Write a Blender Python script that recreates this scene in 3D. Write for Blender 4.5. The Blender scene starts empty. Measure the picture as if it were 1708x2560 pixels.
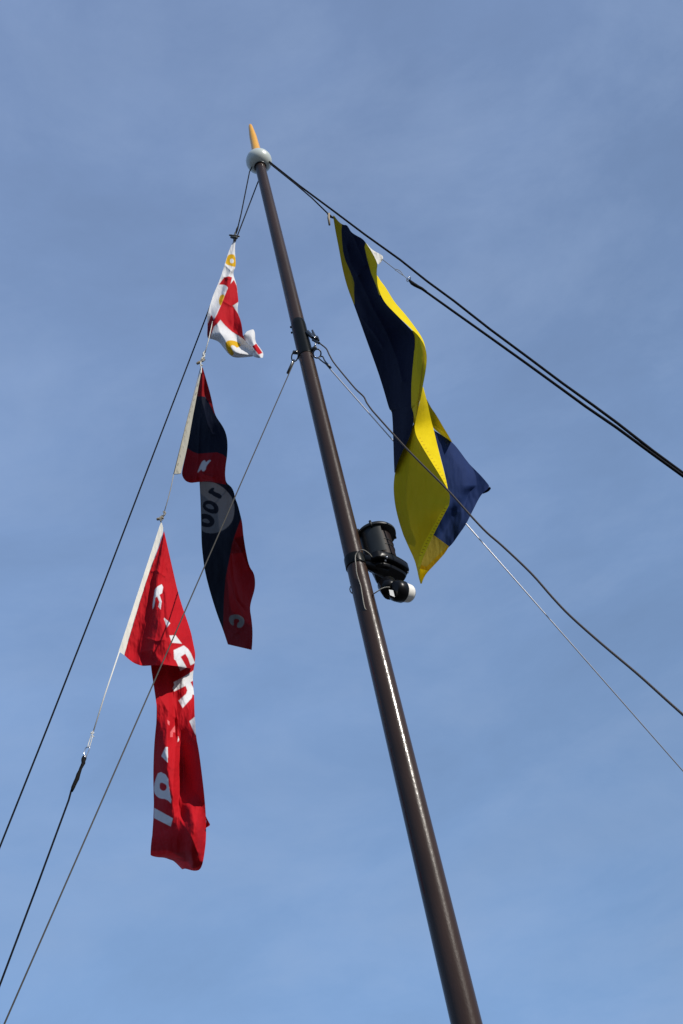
import bpy, math, random
import numpy as np
from mathutils import Vector, Matrix, noise

# ------------------------------------------------------------------ camera, sky, sun
S = bpy.context.scene
F_PX, PW, PH = 2800.0, 1708.0, 2560.0
ELEV, ROLL = math.radians(43.0), math.radians(13.45)
CAM = np.array([0.0, 0.0, 1.6])
FW = np.array([0, math.cos(ELEV), math.sin(ELEV)])
_r0 = np.array([1.0, 0, 0]); _u0 = np.array([0, -math.sin(ELEV), math.cos(ELEV)])
RT = math.cos(ROLL)*_r0 - math.sin(ROLL)*_u0
UP = math.sin(ROLL)*_r0 + math.cos(ROLL)*_u0
cd = bpy.data.cameras.new('camera'); cam = bpy.data.objects.new('camera', cd)
S.collection.objects.link(cam); S.camera = cam
cd.sensor_fit = 'VERTICAL'; cd.sensor_height = 36.0; cd.lens = F_PX/PH*36.0
cd.clip_start = 0.05; cd.clip_end = 6000
M = Matrix.Identity(4)
for i in range(3):
    M[i][0] = RT[i]; M[i][1] = UP[i]; M[i][2] = -FW[i]; M[i][3] = CAM[i]
cam.matrix_world = M

SUN_AZ, SUN_EL = 56.0, 33.0      # azimuth measured from "behind the camera" round to the right
sdir = Vector((math.cos(math.radians(SUN_EL))*math.sin(math.radians(SUN_AZ)),
               -math.cos(math.radians(SUN_EL))*math.cos(math.radians(SUN_AZ)),
               math.sin(math.radians(SUN_EL))))
sl = bpy.data.lights.new('sun', 'SUN'); sl.energy = 5.0; sl.angle = math.radians(0.53); sl.color = (1.0, 0.95, 0.87)
so = bpy.data.objects.new('sun', sl); S.collection.objects.link(so)
so.rotation_euler = (-sdir).to_track_quat('-Z', 'Y').to_euler()

W = bpy.data.worlds.new('World'); S.world = W; W.use_nodes = True
nt = W.node_tree; N = nt.nodes; L = nt.links; N.clear()
out = N.new('ShaderNodeOutputWorld'); bg = N.new('ShaderNodeBackground'); L.new(bg.outputs[0], out.inputs[0])
sky = N.new('ShaderNodeTexSky'); sky.sky_type = 'NISHITA'; sky.sun_disc = False
sky.sun_elevation = math.radians(SUN_EL); sky.sun_rotation = math.atan2(sdir.x, sdir.y)
sky.altitude = 0; sky.air_density = 1.0; sky.dust_density = 1.2; sky.ozone_density = 1.2
SKY_STR = 0.10
bg.inputs[1].default_value = SKY_STR
tc = N.new('ShaderNodeTexCoord')
def wnoise(scale, det, rough, stretch, rot=(0, 0, 0)):
    mp = N.new('ShaderNodeMapping'); mp.inputs['Scale'].default_value = stretch; mp.inputs['Rotation'].default_value = rot
    L.new(tc.outputs['Generated'], mp.inputs[0])
    n = N.new('ShaderNodeTexNoise'); n.inputs['Scale'].default_value = scale; n.inputs['Detail'].default_value = det
    n.inputs['Roughness'].default_value = rough; n.inputs['Distortion'].default_value = 0.4
    L.new(mp.outputs[0], n.inputs['Vector']); return n
n1 = wnoise(2.0, 5, 0.45, (1, 1.2, 2.6), (0.3, 0.5, 0.2))
n2 = wnoise(6.0, 5, 0.5, (1.0, 1.0, 3.2), (0.1, -0.5, 0.4))
ma = N.new('ShaderNodeMath'); ma.operation = 'MULTIPLY_ADD'; L.new(n2.outputs[0], ma.inputs[0]); ma.inputs[1].default_value = 0.35
L.new(n1.outputs[0], ma.inputs[2])
mr = N.new('ShaderNodeMapRange'); L.new(ma.outputs[0], mr.inputs[0])
mr.inputs[1].default_value = 0.42; mr.inputs[2].default_value = 0.95; mr.inputs[3].default_value = 0.78; mr.inputs[4].default_value = 0.96
mr.interpolation_type = 'SMOOTHSTEP'
mx = N.new('ShaderNodeMix'); mx.data_type = 'RGBA'
L.new(mr.outputs[0], mx.inputs['Factor']); L.new(sky.outputs[0], mx.inputs['A'])
sx = N.new('ShaderNodeSeparateXYZ'); L.new(tc.outputs['Generated'], sx.inputs[0])      # veil is bluer low down, greyer overhead
ve = N.new('ShaderNodeMapRange'); L.new(sx.outputs['Z'], ve.inputs[0]); ve.inputs[1].default_value = 0.3; ve.inputs[2].default_value = 0.95
vm = N.new('ShaderNodeMix'); vm.data_type = 'RGBA'; L.new(ve.outputs[0], vm.inputs['Factor'])
vm.inputs['A'].default_value = (2.05, 3.5, 6.15, 1); vm.inputs['B'].default_value = (2.0, 2.95, 5.15, 1)
# the veil is a little brighter to the west (left) and streaked
gx = N.new('ShaderNodeMapRange'); L.new(sx.outputs['X'], gx.inputs[0]); gx.inputs[1].default_value = -0.4; gx.inputs[2].default_value = 0.4; gx.inputs[3].default_value = 1.16; gx.inputs[4].default_value = 0.95
n3 = wnoise(4.2, 9, 0.62, (1.0, 1.3, 2.2), (0.5, 0.35, -0.5)); n3.inputs['Distortion'].default_value = 0.25
n4 = wnoise(1.5, 3, 0.5, (1.0, 1.0, 1.6), (0.2, 0.9, 0.5))
g3 = N.new('ShaderNodeMapRange'); L.new(n3.outputs[0], g3.inputs[0]); g3.inputs[1].default_value = 0.32; g3.inputs[2].default_value = 0.72; g3.inputs[3].default_value = 0.93; g3.inputs[4].default_value = 1.10
g4 = N.new('ShaderNodeMapRange'); L.new(n4.outputs[0], g4.inputs[0]); g4.inputs[1].default_value = 0.3; g4.inputs[2].default_value = 0.7; g4.inputs[3].default_value = 0.95; g4.inputs[4].default_value = 1.07
m1 = N.new('ShaderNodeMath'); m1.operation = 'MULTIPLY'; L.new(gx.outputs[0], m1.inputs[0]); L.new(g3.outputs[0], m1.inputs[1])
m2 = N.new('ShaderNodeMath'); m2.operation = 'MULTIPLY'; L.new(m1.outputs[0], m2.inputs[0]); L.new(g4.outputs[0], m2.inputs[1])
vs = N.new('ShaderNodeVectorMath'); vs.operation = 'SCALE'; L.new(vm.outputs['Result'], vs.inputs[0]); L.new(m2.outputs[0], vs.inputs['Scale'])
pw = N.new('ShaderNodeMapRange'); L.new(n3.outputs[0], pw.inputs[0]); pw.inputs[1].default_value = 0.46; pw.inputs[2].default_value = 0.78; pw.inputs[3].default_value = 0.0; pw.inputs[4].default_value = 0.45
vw = N.new('ShaderNodeMix'); vw.data_type = 'RGBA'; L.new(pw.outputs[0], vw.inputs['Factor']); L.new(vs.outputs[0], vw.inputs['A']); vw.inputs['B'].default_value = (3.1, 4.1, 6.0, 1)
L.new(vw.outputs['Result'], mx.inputs['B'])      # thin high cirrus veil
L.new(mx.outputs['Result'], bg.inputs[0])

S.view_settings.view_transform = 'Standard'; S.view_settings.look = 'None'
S.view_settings.exposure = 0.0; S.view_settings.gamma = 1.0
try: S.view_settings.use_curve_mapping = False
except Exception: pass
S.render.resolution_x = 683; S.render.resolution_y = 1024

# ------------------------------------------------------------------ helpers
POLE_X, POLE_Y = 0.011, 5.0
K = 0.0026                        # metres per photo pixel out at the flags
def ray(px, py):
    return FW + RT*((px-PW/2)/F_PX) + UP*((PH/2-py)/F_PX)
def at(px, py, Y=POLE_Y):
    d = ray(px, py); return CAM + d*(Y/d[1])
def atZ(px, py, Z):
    d = ray(px, py); return CAM + d*((Z-CAM[2])/d[2])
def pts(tag, lst):
    ox, oy, s = {'R1': (540, 280, 5.227), 'R2': (480, 560, 6.185), 'R3': (400, 880, 5.341), 'R4': (460, 1180, 4.896),
                 'R5': (680, 780, 8.711), 'R6': (800, 520, 4.519), 'R7': (940, 1000, 4.896), 'R8': (840, 1280, 7.127),
                 'S1': (280, 1260, 5.341), 'S2': (340, 1640, 4.196), 'S3': (160, 1620, 6.184), 'Q': (820, 860, 3.733),
                 'T4': (780, 850, 9.8), 'T3': (1150, 1280, 2.81), 'S5': (400, 1580, 9.04), 'S8': (280, 1880, 4.611), 'Z1': (1000, 660, 2.2147)}[tag]
    return [(ox+x/s, oy+y/s) for x, y in lst]

def link(name, verts, faces, mat, parent=None, smooth=True, cols=None):
    me = bpy.data.meshes.new(name)
    me.from_pydata([tuple(map(float, v)) for v in verts], [], faces)
    me.update()
    if smooth: me.polygons.foreach_set('use_smooth', [True]*len(me.polygons))
    if cols is not None:
        ca = me.color_attributes.new('dye', 'FLOAT_COLOR', 'POINT')
        ca.data.foreach_set('color', np.asarray(cols, dtype=np.float32).ravel())
    me.materials.append(mat)
    o = bpy.data.objects.new(name, me); S.collection.objects.link(o)
    if parent is not None:
        o.parent = parent; o.matrix_parent_inverse = parent.matrix_world.inverted()
    return o
def empty(name, loc, label, cat, group=None):
    o = bpy.data.objects.new(name, None); S.collection.objects.link(o)
    o.location = loc; o.empty_display_size = 0.1
    o.matrix_world = Matrix.Translation(Vector([float(a) for a in loc]))
    o['label'] = label; o['category'] = cat
    if group: o['group'] = group
    return o
def tag(o, label, cat, group=None):
    o['label'] = label; o['category'] = cat
    if group: o['group'] = group
    return o

class MB:
    def __init__(s): s.v = []; s.f = []
    def add(s, v, f):
        b = len(s.v); s.v += [tuple(map(float, p)) for p in v]; s.f += [tuple(b+i for i in q) for q in f]; return s
    def tube(s, P, r, n=10, caps=True, closed=False):
        P = [np.array(p, float) for p in P]; m = len(P)
        rs = r if hasattr(r, '__len__') else [r]*m
        T = []
        for i in range(m):
            a = P[(i-1) % m] if (closed or i > 0) else P[i]; b = P[(i+1) % m] if (closed or i < m-1) else P[i]
            t = b-a; T.append(t/(np.linalg.norm(t)+1e-12))
        ref = np.array([0, 0, 1.0]) if abs(T[0][2]) < .9 else np.array([1.0, 0, 0])
        u = np.cross(T[0], ref); u /= np.linalg.norm(u)
        V = []
        for i in range(m):
            u = u - T[i]*np.dot(u, T[i]); u /= np.linalg.norm(u); w = np.cross(T[i], u)
            for k in range(n):
                a = 2*math.pi*k/n; V.append(P[i]+rs[i]*(math.cos(a)*u+math.sin(a)*w))
        Fc = []
        rng = m if closed else m-1
        for i in range(rng):
            j = (i+1) % m
            for k in range(n):
                k2 = (k+1) % n; Fc.append((i*n+k, i*n+k2, j*n+k2, j*n+k))
        if caps and not closed:
            Fc.append(tuple(range(n))[::-1]); Fc.append(tuple((m-1)*n+k for k in range(n)))
        return s.add(V, Fc)
    def lathe(s, prof, org, axis=(0, 0, 1), n=40, a0=0.0, a1=2*math.pi, xdir=None):
        ax = np.array(axis, float); ax /= np.linalg.norm(ax)
        if xdir is None:
            xdir = np.cross(ax, [0, 1, 0]) if abs(ax[1]) < .9 else np.cross(ax, [1, 0, 0])
        xd = np.array(xdir, float); xd -= ax*np.dot(xd, ax); xd /= np.linalg.norm(xd); yd = np.cross(ax, xd)
        full = abs(a1-a0-2*math.pi) < 1e-6; cnt = n if full else n+1
        V = []; Fc = []
        for r, z in prof:
            for k in range(cnt):
                a = a0+(a1-a0)*k/n; V.append(np.array(org)+ax*z+r*(math.cos(a)*xd+math.sin(a)*yd))
        for i in range(len(prof)-1):
            for k in range(n):
                k2 = (k+1) % cnt; Fc.append((i*cnt+k, i*cnt+k2, (i+1)*cnt+k2, (i+1)*cnt+k))
        return s.add(V, Fc)
    def prism(s, poly, z0, z1, bev=0.0, c=None):
        n = len(poly)
        if c is None: c = (sum(p[0] for p in poly)/n, sum(p[1] for p in poly)/n)
        rings = []
        def ring(z, k):
            return [(c[0]+(x-c[0])*k, c[1]+(y-c[1])*k, z) for x, y in poly]
        R = max(math.hypot(x-c[0], y-c[1]) for x, y in poly); k = 1-bev/R
        rings = [ring(z0, k), ring(z0+bev, 1), ring(z1-bev, 1), ring(z1, k)] if bev > 0 else [ring(z0, 1), ring(z1, 1)]
        V = [p for r in rings for p in r]; Fc = [tuple(range(n))[::-1]]
        for i in range(len(rings)-1):
            for j in range(n): j2 = (j+1) % n; Fc.append((i*n+j, i*n+j2, (i+1)*n+j2, (i+1)*n+j))
        Fc.append(tuple((len(rings)-1)*n+j for j in range(n)))
        return s.add(V, Fc)
    def torus(s, c, nrm, R, r, n=24, m=10, xs=1.0, xd=None):
        nrm = np.array(nrm, float); nrm /= np.linalg.norm(nrm)
        if xd is None: xd = np.cross(nrm, [0.3, 0.2, 0.9])
        xd = np.array(xd, float); xd -= nrm*np.dot(nrm, xd); xd /= np.linalg.norm(xd); yd = np.cross(nrm, xd)
        P = [np.array(c)+R*xs*math.cos(2*math.pi*k/n)*xd+R*math.sin(2*math.pi*k/n)*yd for k in range(n)]
        return s.tube(P, r, m, closed=True)
    def build(s, name, mat, parent=None, smooth=True, sharp=None):
        o = link(name, s.v, s.f, mat, parent, smooth)
        if sharp:
            try: o.data.set_sharp_from_angle(angle=math.radians(sharp))
            except Exception: pass
        return o

def spline(P, per=8):
    P = [np.array(p, float) for p in P]; Q = [2*P[0]-P[1]]+P+[2*P[-1]-P[-2]]; o = []
    for i in range(1, len(Q)-2):
        a, b, c, d = Q[i-1:i+3]
        for k in range(per):
            t = k/per; o.append(.5*((2*b)+(-a+c)*t+(2*a-5*b+4*c-d)*t*t+(-a+3*b-3*c+d)*t**3))
    o.append(P[-1]); return o

# ------------------------------------------------------------------ materials
def mat(name, col, rough=0.5, metal=0.0, spec=0.5, coat=0.0, var=0.15, nscale=20.0, bump=0.0, bscale=60.0, coat_rough=0.05, stretch=(1, 1, 1)):
    m = bpy.data.materials.new(name); m.use_nodes = True; n = m.node_tree.nodes; l = m.node_tree.links
    b = n['Principled BSDF']; b.inputs['Roughness'].default_value = rough; b.inputs['Metallic'].default_value = metal
    b.inputs['Specular IOR Level'].default_value = spec; b.inputs['Coat Weight'].default_value = coat; b.inputs['Coat Roughness'].default_value = coat_rough
    t = n.new('ShaderNodeTexCoord'); mp = n.new('ShaderNodeMapping'); mp.inputs['Scale'].default_value = stretch
    l.new(t.outputs['Object'], mp.inputs[0])
    z = n.new('ShaderNodeTexNoise'); z.inputs['Scale'].default_value = nscale; z.inputs['Detail'].default_value = 6; l.new(mp.outputs[0], z.inputs['Vector'])
    r = n.new('ShaderNodeMix'); r.data_type = 'RGBA'; l.new(z.outputs[0], r.inputs['Factor'])
    r.inputs['A'].default_value = (*[c*(1-var) for c in col], 1); r.inputs['B'].default_value = (*[min(1, c*(1+var)) for c in col], 1)
    l.new(r.outputs['Result'], b.inputs['Base Color'])
    if bump:
        z2 = n.new('ShaderNodeTexNoise'); z2.inputs['Scale'].default_value = bscale; z2.inputs['Detail'].default_value = 4; l.new(mp.outputs[0], z2.inputs['Vector'])
        bp = n.new('ShaderNodeBump'); bp.inputs['Strength'].default_value = bump; bp.inputs['Distance'].default_value = 0.002
        l.new(z2.outputs[0], bp.inputs['Height']); l.new(bp.outputs[0], b.inputs['Normal'])
        if coat: l.new(bp.outputs[0], b.inputs['Coat Normal'])
    return m
def rope_mat(name, c1, c2, scale=160.0, rough=0.8):
    m = mat(name, c1, rough, spec=0.15, var=0.1); n = m.node_tree.nodes; l = m.node_tree.links; b = n['Principled BSDF']
    t = n.new('ShaderNodeTexCoord'); w = n.new('ShaderNodeTexWave'); w.inputs['Scale'].default_value = scale; w.inputs['Distortion'].default_value = 1.5
    l.new(t.outputs['Object'], w.inputs['Vector'])
    r = n.new('ShaderNodeMix'); r.data_type = 'RGBA'; l.new(w.outputs[0], r.inputs['Factor'])
    r.inputs['A'].default_value = (*c1, 1); r.inputs['B'].default_value = (*c2, 1); l.new(r.outputs['Result'], b.inputs['Base Color'])
    bp = n.new('ShaderNodeBump'); bp.inputs['Strength'].default_value = 0.6; bp.inputs['Distance'].default_value = 0.001
    l.new(w.outputs[0], bp.inputs['Height']); l.new(bp.outputs[0], b.inputs['Normal']); return m
def cloth_mat(name, trans=0.35, rough=0.75):
    m = bpy.data.materials.new(name); m.use_nodes = True; n = m.node_tree.nodes; l = m.node_tree.links
    b = n['Principled BSDF']; b.inputs['Roughness'].default_value = rough; b.inputs['Specular IOR Level'].default_value = 0.06
    b.inputs['Sheen Weight'].default_value = 0.0
    a = n.new('ShaderNodeAttribute'); a.attribute_name = 'dye'
    t = n.new('ShaderNodeTexCoord'); z = n.new('ShaderNodeTexNoise'); z.inputs['Scale'].default_value = 9; z.inputs['Detail'].default_value = 5
    l.new(t.outputs['Object'], z.inputs['Vector'])
    mr_ = n.new('ShaderNodeMapRange'); l.new(z.outputs[0], mr_.inputs[0]); mr_.inputs[3].default_value = 0.88; mr_.inputs[4].default_value = 1.1
    v = n.new('ShaderNodeVectorMath'); v.operation = 'SCALE'; l.new(a.outputs['Color'], v.inputs[0]); l.new(mr_.outputs[0], v.inputs['Scale'])
    l.new(v.outputs[0], b.inputs['Base Color'])
    tr = n.new('ShaderNodeBsdfTranslucent'); l.new(v.outputs[0], tr.inputs[0])
    z2 = n.new('ShaderNodeTexNoise'); z2.inputs['Scale'].default_value = 45; z2.inputs['Detail'].default_value = 3; l.new(t.outputs['Object'], z2.inputs['Vector'])
    bp = n.new('ShaderNodeBump'); bp.inputs['Strength'].default_value = 0.10; bp.inputs['Distance'].default_value = 0.004
    l.new(z2.outputs[0], bp.inputs['Height']); l.new(bp.outputs[0], b.inputs['Normal'])
    mixs = n.new('ShaderNodeMixShader'); mixs.inputs[0].default_value = trans
    l.new(b.outputs[0], mixs.inputs[1]); l.new(tr.outputs[0], mixs.inputs[2]); l.new(mixs.outputs[0], n['Material Output'].inputs[0])
    return m

m_pole = mat('brown gloss paint', (0.034, 0.020, 0.0145), 0.33, spec=0.12, coat=0.25, var=0.4, nscale=9, bump=0.36, bscale=110, coat_rough=0.13, stretch=(1, 1, 0.35))
m_sleeve = mat('blackened green paint', (0.005, 0.006, 0.006), 0.3, spec=0.08, coat=0.06, bump=0.3, bscale=50)
m_white = mat('white gloss enamel', (0.50, 0.54, 0.50), 0.3, coat=0.4, var=0.05)
m_gold = mat('yellow gold paint', (0.70, 0.33, 0.003), 0.38, coat=0.4, var=0.1)
m_black = mat('black lamp plastic', (0.003, 0.003, 0.0035), 0.32, spec=0.18, var=0.3, bump=0.06, bscale=30)
m_gray = mat('dull black shield', (0.011, 0.013, 0.013), 0.45, spec=0.3, var=0.35, nscale=12)
m_lens = mat('dark lens glass', (0.012, 0.006, 0.005), 0.5, spec=0.12, coat=0.0)
m_dome = mat('white plastic dome', (0.74, 0.72, 0.66), 0.35, var=0.06)
m_steel = mat('stainless steel', (0.55, 0.55, 0.55), 0.25, metal=1.0, var=0.1)
m_ring = mat('tarred ring steel', (0.012, 0.016, 0.020), 0.32, spec=0.6, coat=0.3)
m_wood = mat('weathered toggle wood', (0.24, 0.19, 0.12), 0.6, var=0.35, nscale=60)
m_darkwood = mat('dark toggle wood', (0.035, 0.037, 0.034), 0.55, var=0.3, nscale=60)
m_navyrope = rope_mat('dark braided rope', (0.002, 0.0025, 0.005), (0.006, 0.007, 0.011))
m_splice = rope_mat('black whipping', (0.003, 0.003, 0.003), (0.010, 0.009, 0.008), 90)
m_greycable = rope_mat('grey cable sheath', (0.05, 0.042, 0.038), (0.075, 0.065, 0.06), 60, 0.6)
m_wire = mat('galvanised stay wire', (0.040, 0.036, 0.029), 0.55, metal=0.0, spec=0.2, var=0.3, nscale=40)
m_staysteel = mat('bright stay wire', (0.50, 0.49, 0.49), 0.5, metal=0.8, var=0.05, nscale=5)
m_cord = rope_mat('white flag cord', (0.55, 0.54, 0.48), (0.72, 0.71, 0.66), 220)
m_greycord = rope_mat('grey flag cord', (0.20, 0.19, 0.17), (0.32, 0.31, 0.27), 220)
m_cloth = cloth_mat('bunting cloth', 0.09)
m_canvas = cloth_mat('canvas heading', 0.10, 0.9)
m_ground = mat('quay paving', (0.06, 0.06, 0.058), 0.9, var=0.25, nscale=0.5)

# ------------------------------------------------------------------ ground
g = MB(); g.add([(-3000, -3000, 0), (3000, -3000, 0), (3000, 3000, 0), (-3000, 3000, 0)], [(0, 1, 2, 3)])
go = g.build('ground', m_ground, smooth=False); go['kind'] = 'structure'

# ------------------------------------------------------------------ flagpole
prof = [(0.070, 0.0), (0.069, 1.5), (0.0665, 3.2), (0.0605, 5.38), (0.0565, 6.26), (0.0535, 7.49), (0.0485, 9.08), (0.0450, 10.35), (0.0445, 10.53)]
pole = empty('flagpole', (POLE_X, POLE_Y, 0), 'tall tapering brown gloss painted pole with a white ball and gold spike on top', 'flagpole')
pc = np.array([POLE_X, POLE_Y, 0.0])
def zpole(py, px=None):
    if px is None: px = 650+.2383*(py-414)
    return at(px, py)[2]
MB().lathe(prof+[(0.0, 10.53)], pc, n=64).build('shaft', m_pole, pole, sharp=50)
zb = at(646, 402)[2]-0.01
BR = 0.113
ball = MB()
ball.lathe([(0.0, -BR*.93)]+[(BR*math.sin(t), -BR*.93*math.cos(t)) for t in np.linspace(.05, math.pi-.05, 28)]+[(0.0, BR*.93)], pc+[0, 0, zb], n=56)
ball_o = ball.build('truck_ball', m_white, pole)
MB().torus(pc+[0, 0, zb-BR*.86], (0, 0, 1), 0.050, 0.006, n=40).build('rim', m_ring, ball_o)
zt = at(628, 311)[2]
hgt = zt-zb
fin = MB().lathe([(0.046, BR*.80), (0.048, BR*.95), (0.046, BR*1.05), (0.038, BR*1.10), (0.039, BR*1.18), (0.045, BR*1.24), (0.044, BR*1.34),
                  (0.040, BR*1.45), (0.033, hgt*.66), (0.023, hgt*.86), (0.018, hgt*.95), (0.013, hgt*.985), (0.0, hgt)], pc+[0, 0, zb], n=32)
fin.build('spike', m_gold, pole, sharp=60)
# hounds sleeve with its rings
z0s, z1s = zpole(893), zpole(806)
sl_ = MB().lathe([(0.0488, z0s-.004), (0.0560, z0s), (0.0566, z0s+.01), (0.0566, z0s+.012), (0.0556, z0s+.03), (0.0545, z1s-.05), (0.0520, z1s-.01), (0.0495, z1s)], pc, n=56)
sleeve = sl_.build('sleeve', m_sleeve, pole, sharp=45)
def tangr(px, py, Y, name='eye_plate'):
    c = at(px, py, Y); b = MB()
    d = np.array([POLE_X, POLE_Y, c[2]])-c; L_ = np.linalg.norm(d); d /= L_
    b.tube([c-d*.012, c+d*(L_-0.045)], [0.014, 0.016], 12); b.torus(c, (d[1], -d[0], 0), 0.011, 0.006)
    b.build(name, m_ring, pole)
tangr(737, 881, 4.975); tangr(787, 870, 4.965)
def ring(px, py, Y, R, r, nrm, xs, xd):
    return MB().torus(at(px, py, Y), nrm, R, r, xs=xs, xd=xd).build('ring', m_ring, pole)
rimg = RT*1.0
ring(737.4, 891, 4.965, 0.036, 0.0048, tuple(-FW+0.2*RT), 0.62, RT-UP*.25)
ring(793, 884, 4.955, 0.031, 0.0052, tuple(-FW-.25*RT), 0.9, RT)
# gland bracket that carries the cable
br = MB()
for (x0, y0, x1, y1, r0, r1) in [(770, 440, 900, 560, .018, .015), (870, 500, 980, 600, .016, .017), (880, 400, 930, 520, .007, .010), (900, 600, 1030, 680, .013, .010), (980, 540, 1010, 620, .010, .010)]:
    a, b = pts('R5', [(x0, y0), (x1, y1)]); br.tube([at(*a, 4.965), at(*b, 4.955)], [r0, r1], 8)
br.build('cable_bracket', m_ring, pole, sharp=40)
a, b = pts('R5', [(955, 680), (935, 740)]); MB().tube([at(*a, 4.95), at(*b, 4.95)], .006, 8).build('bolt', m_steel, pole)
a, b = pts('R5', [(860, 495), (950, 570)]); MB().tube([at(*a, 4.945), at(*b, 4.94)], .0035, 8).build('bolt', m_steel, pole)
# welded seams / small lugs on the left of the sleeve
for (x, y) in [(410, 330), (428, 450)]:
    p = pts('R5', [(x, y)])[0]; c = at(*p, 5.0)
    MB().lathe([(0.0, -.006), (0.008, -.004), (0.008, .004), (0, .006)], c, axis=(1, 0, 0), n=12).build('lug', m_sleeve, pole)
# lamp clamp band round the pole
zc = zpole(1408)
band = MB().lathe([(0.0585, zc-.038), (0.0640, zc-.036), (0.0645, zc-.03), (0.0640, zc+.028), (0.0630, zc+.036), (0.0570, zc+.038)], pc, n=56)

# ------------------------------------------------------------------ navigation light
lamp = empty('navigation_light', at(930, 1400, 4.95), 'black ship navigation light with half round shield clamped to the brown pole', 'ship light')
band.build('clamp_band', m_sleeve, lamp, sharp=45)
zl = at(930, 1392, 4.95)[2]                       # underside of the base plate
corn = [atZ(*p, zl) for p in pts('R8', [(590, 930), (690, 790), (930, 800), (1290, 985), (1322, 1060), (1215, 1195), (1060, 1290), (900, 1340), (690, 1240)])]
poly = [(c[0], c[1]) for c in corn]
# round the corners
def chaik(P, closed=True, it=2):
    for _ in range(it):
        n = len(P); Q = []
        rng = n if closed else n-1
        if not closed: Q.append(P[0])
        for i in range(rng):
            a = np.array(P[i]); b = np.array(P[(i+1) % n]); Q += [tuple(a*.75+b*.25), tuple(a*.25+b*.75)]
        if not closed: Q.append(P[-1])
        P = Q
    return P
poly = chaik(poly)
if sum(poly[i][0]*poly[(i+1) % len(poly)][1]-poly[(i+1) % len(poly)][0]*poly[i][1] for i in range(len(poly))) < 0: poly = poly[::-1]
MB().prism(poly, zl, zl+0.052, 0.006).build('base_plate', m_black, lamp, sharp=35)
dc = atZ(*pts('R8', [(868, 1010)])[0], zl)        # drum axis
dx, dy = dc[0], dc[1]
R = 0.108
# housing under the plate
hp = [(dx-.02+0.098*math.cos(a), dy+.03+0.098*math.sin(a)) for a in np.linspace(0, 2*math.pi, 32, endpoint=False)]
pcx = sum(p[0] for p in poly)/len(poly); pcy = sum(p[1] for p in poly)/len(poly)
hp = [(pcx-.008+(x-pcx)*.86, pcy+.012+(y-pcy)*.86) for x, y in poly]
MB().prism(hp, zl-0.034, zl-0.0005, 0.010).build('lower_housing', m_black, lamp, sharp=35)
zdt = atZ(0, 0, 5)[2]
drum_h = 0.205
dorg = np.array([dx, dy, zl+0.052])
# open sector faces to the right
xd = np.array([math.cos(math.radians(-70)), math.sin(math.radians(-70)), 0])
MB().lathe([(R*.80, 0.0), (R*.80, drum_h)], dorg, n=40).build('lens', m_lens, lamp)
lr = MB()
for z in (.35, .55): lr.torus(dorg+[0, 0, drum_h*z], (0, 0, 1), R*.80, 0.0035, n=48)
lr.build('lens_ring', m_gray, lamp)
sh = MB(); A0, A1 = math.radians(112), math.radians(360)
sh.lathe([(R, 0), (R, drum_h), (R*.96, drum_h), (R*.96, 0), (R, 0)], dorg, n=48, a0=A0, a1=A1, xdir=xd)
shield = sh.build('shield', m_gray, lamp, sharp=40)
lid = MB().lathe([(0.0, -.004), (R*1.02, -.004), (R*1.13, 0.0), (R*1.14, 0.012), (R*1.08, 0.022), (R*.6, 0.034), (0, 0.038)], dorg+[0, 0, drum_h], n=48).build('lid', m_gray, lamp, sharp=40)
for a in (20, 150, 215, 262):
    q = dorg+np.array([R*1.10*math.cos(math.radians(a)), R*1.10*math.sin(math.radians(a)), drum_h+.008]); MB().tube([q-[0, 0, .018], q+[0, 0, .024]], .008, 8).build('lid_catch', m_gray, lid)
for p in pts('R8', [(905, 812), (880, 870), (1278, 1075), (990, 1300), (760, 1180)]):
    q = atZ(*p, zl-.004); MB().lathe([(0, -.006), (.006, -.005), (.007, .004)], q, n=12).build('bolt', m_steel, lamp)
arm = MB(); q0 = np.array([POLE_X+.05, POLE_Y-.01, zc]); arm.tube([q0, np.array([dx, dy, zl+.02])], [.034, .042], 16)
arm.tube([q0+[0, 0, -.03], np.array([dx, dy, zl-.03])], [.022, .04], 12)
arm.build('mounting_arm', m_black, lamp)
# the small white domed sensor under it
sen = empty('sensor_lamp', at(985, 1480, 4.95), 'small white domed lamp in a black collar hanging below the black light', 'small lamp')
a, b = pts('R8', [(1050, 1395), (1240, 1440)])
pa = at(*a, 4.95); pb = at(*b, 5.00); ax = pb-pa; Lx = np.linalg.norm(ax); ax /= Lx
MB().lathe([(0.0, -.014), (.048, -.012), (.0605, .0), (.063, .02), (.063, .052), (.060, .056), (.056, .056)], pa, axis=ax, n=40).build('collar', m_black, sen, sharp=40)
dm = [(.0565, .050)]+[(.0575-.004*t, .056+.036*t) for t in np.linspace(0, 1, 5)]+[(.0535*math.cos(t), .092+.040*math.sin(t)) for t in np.linspace(.1, math.pi/2, 12)]
MB().lathe(dm, pa, axis=ax, n=40).build('dome', m_dome, sen)
sq = pts('R8', [(945, 1382), (1020, 1395), (1050, 1515), (965, 1480)])
box = MB(); f4 = [at(*p, 4.905) for p in sq]; b4 = [at(*p, 4.945) for p in sq]
box.add(f4+b4, [(0, 1, 2, 3), (7, 6, 5, 4), (0, 4, 5, 1), (1, 5, 6, 2), (2, 6, 7, 3), (3, 7, 4, 0)])
box.build('terminal_cover', m_dome, sen, smooth=False)
hs = MB(); a, b = pts('R8', [(905, 1290), (985, 1430)]); hs.tube([at(*a, 5.01), at(*b, 4.985)], [.055, .05], 20)
hs.build('socket', m_black, sen)
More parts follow.
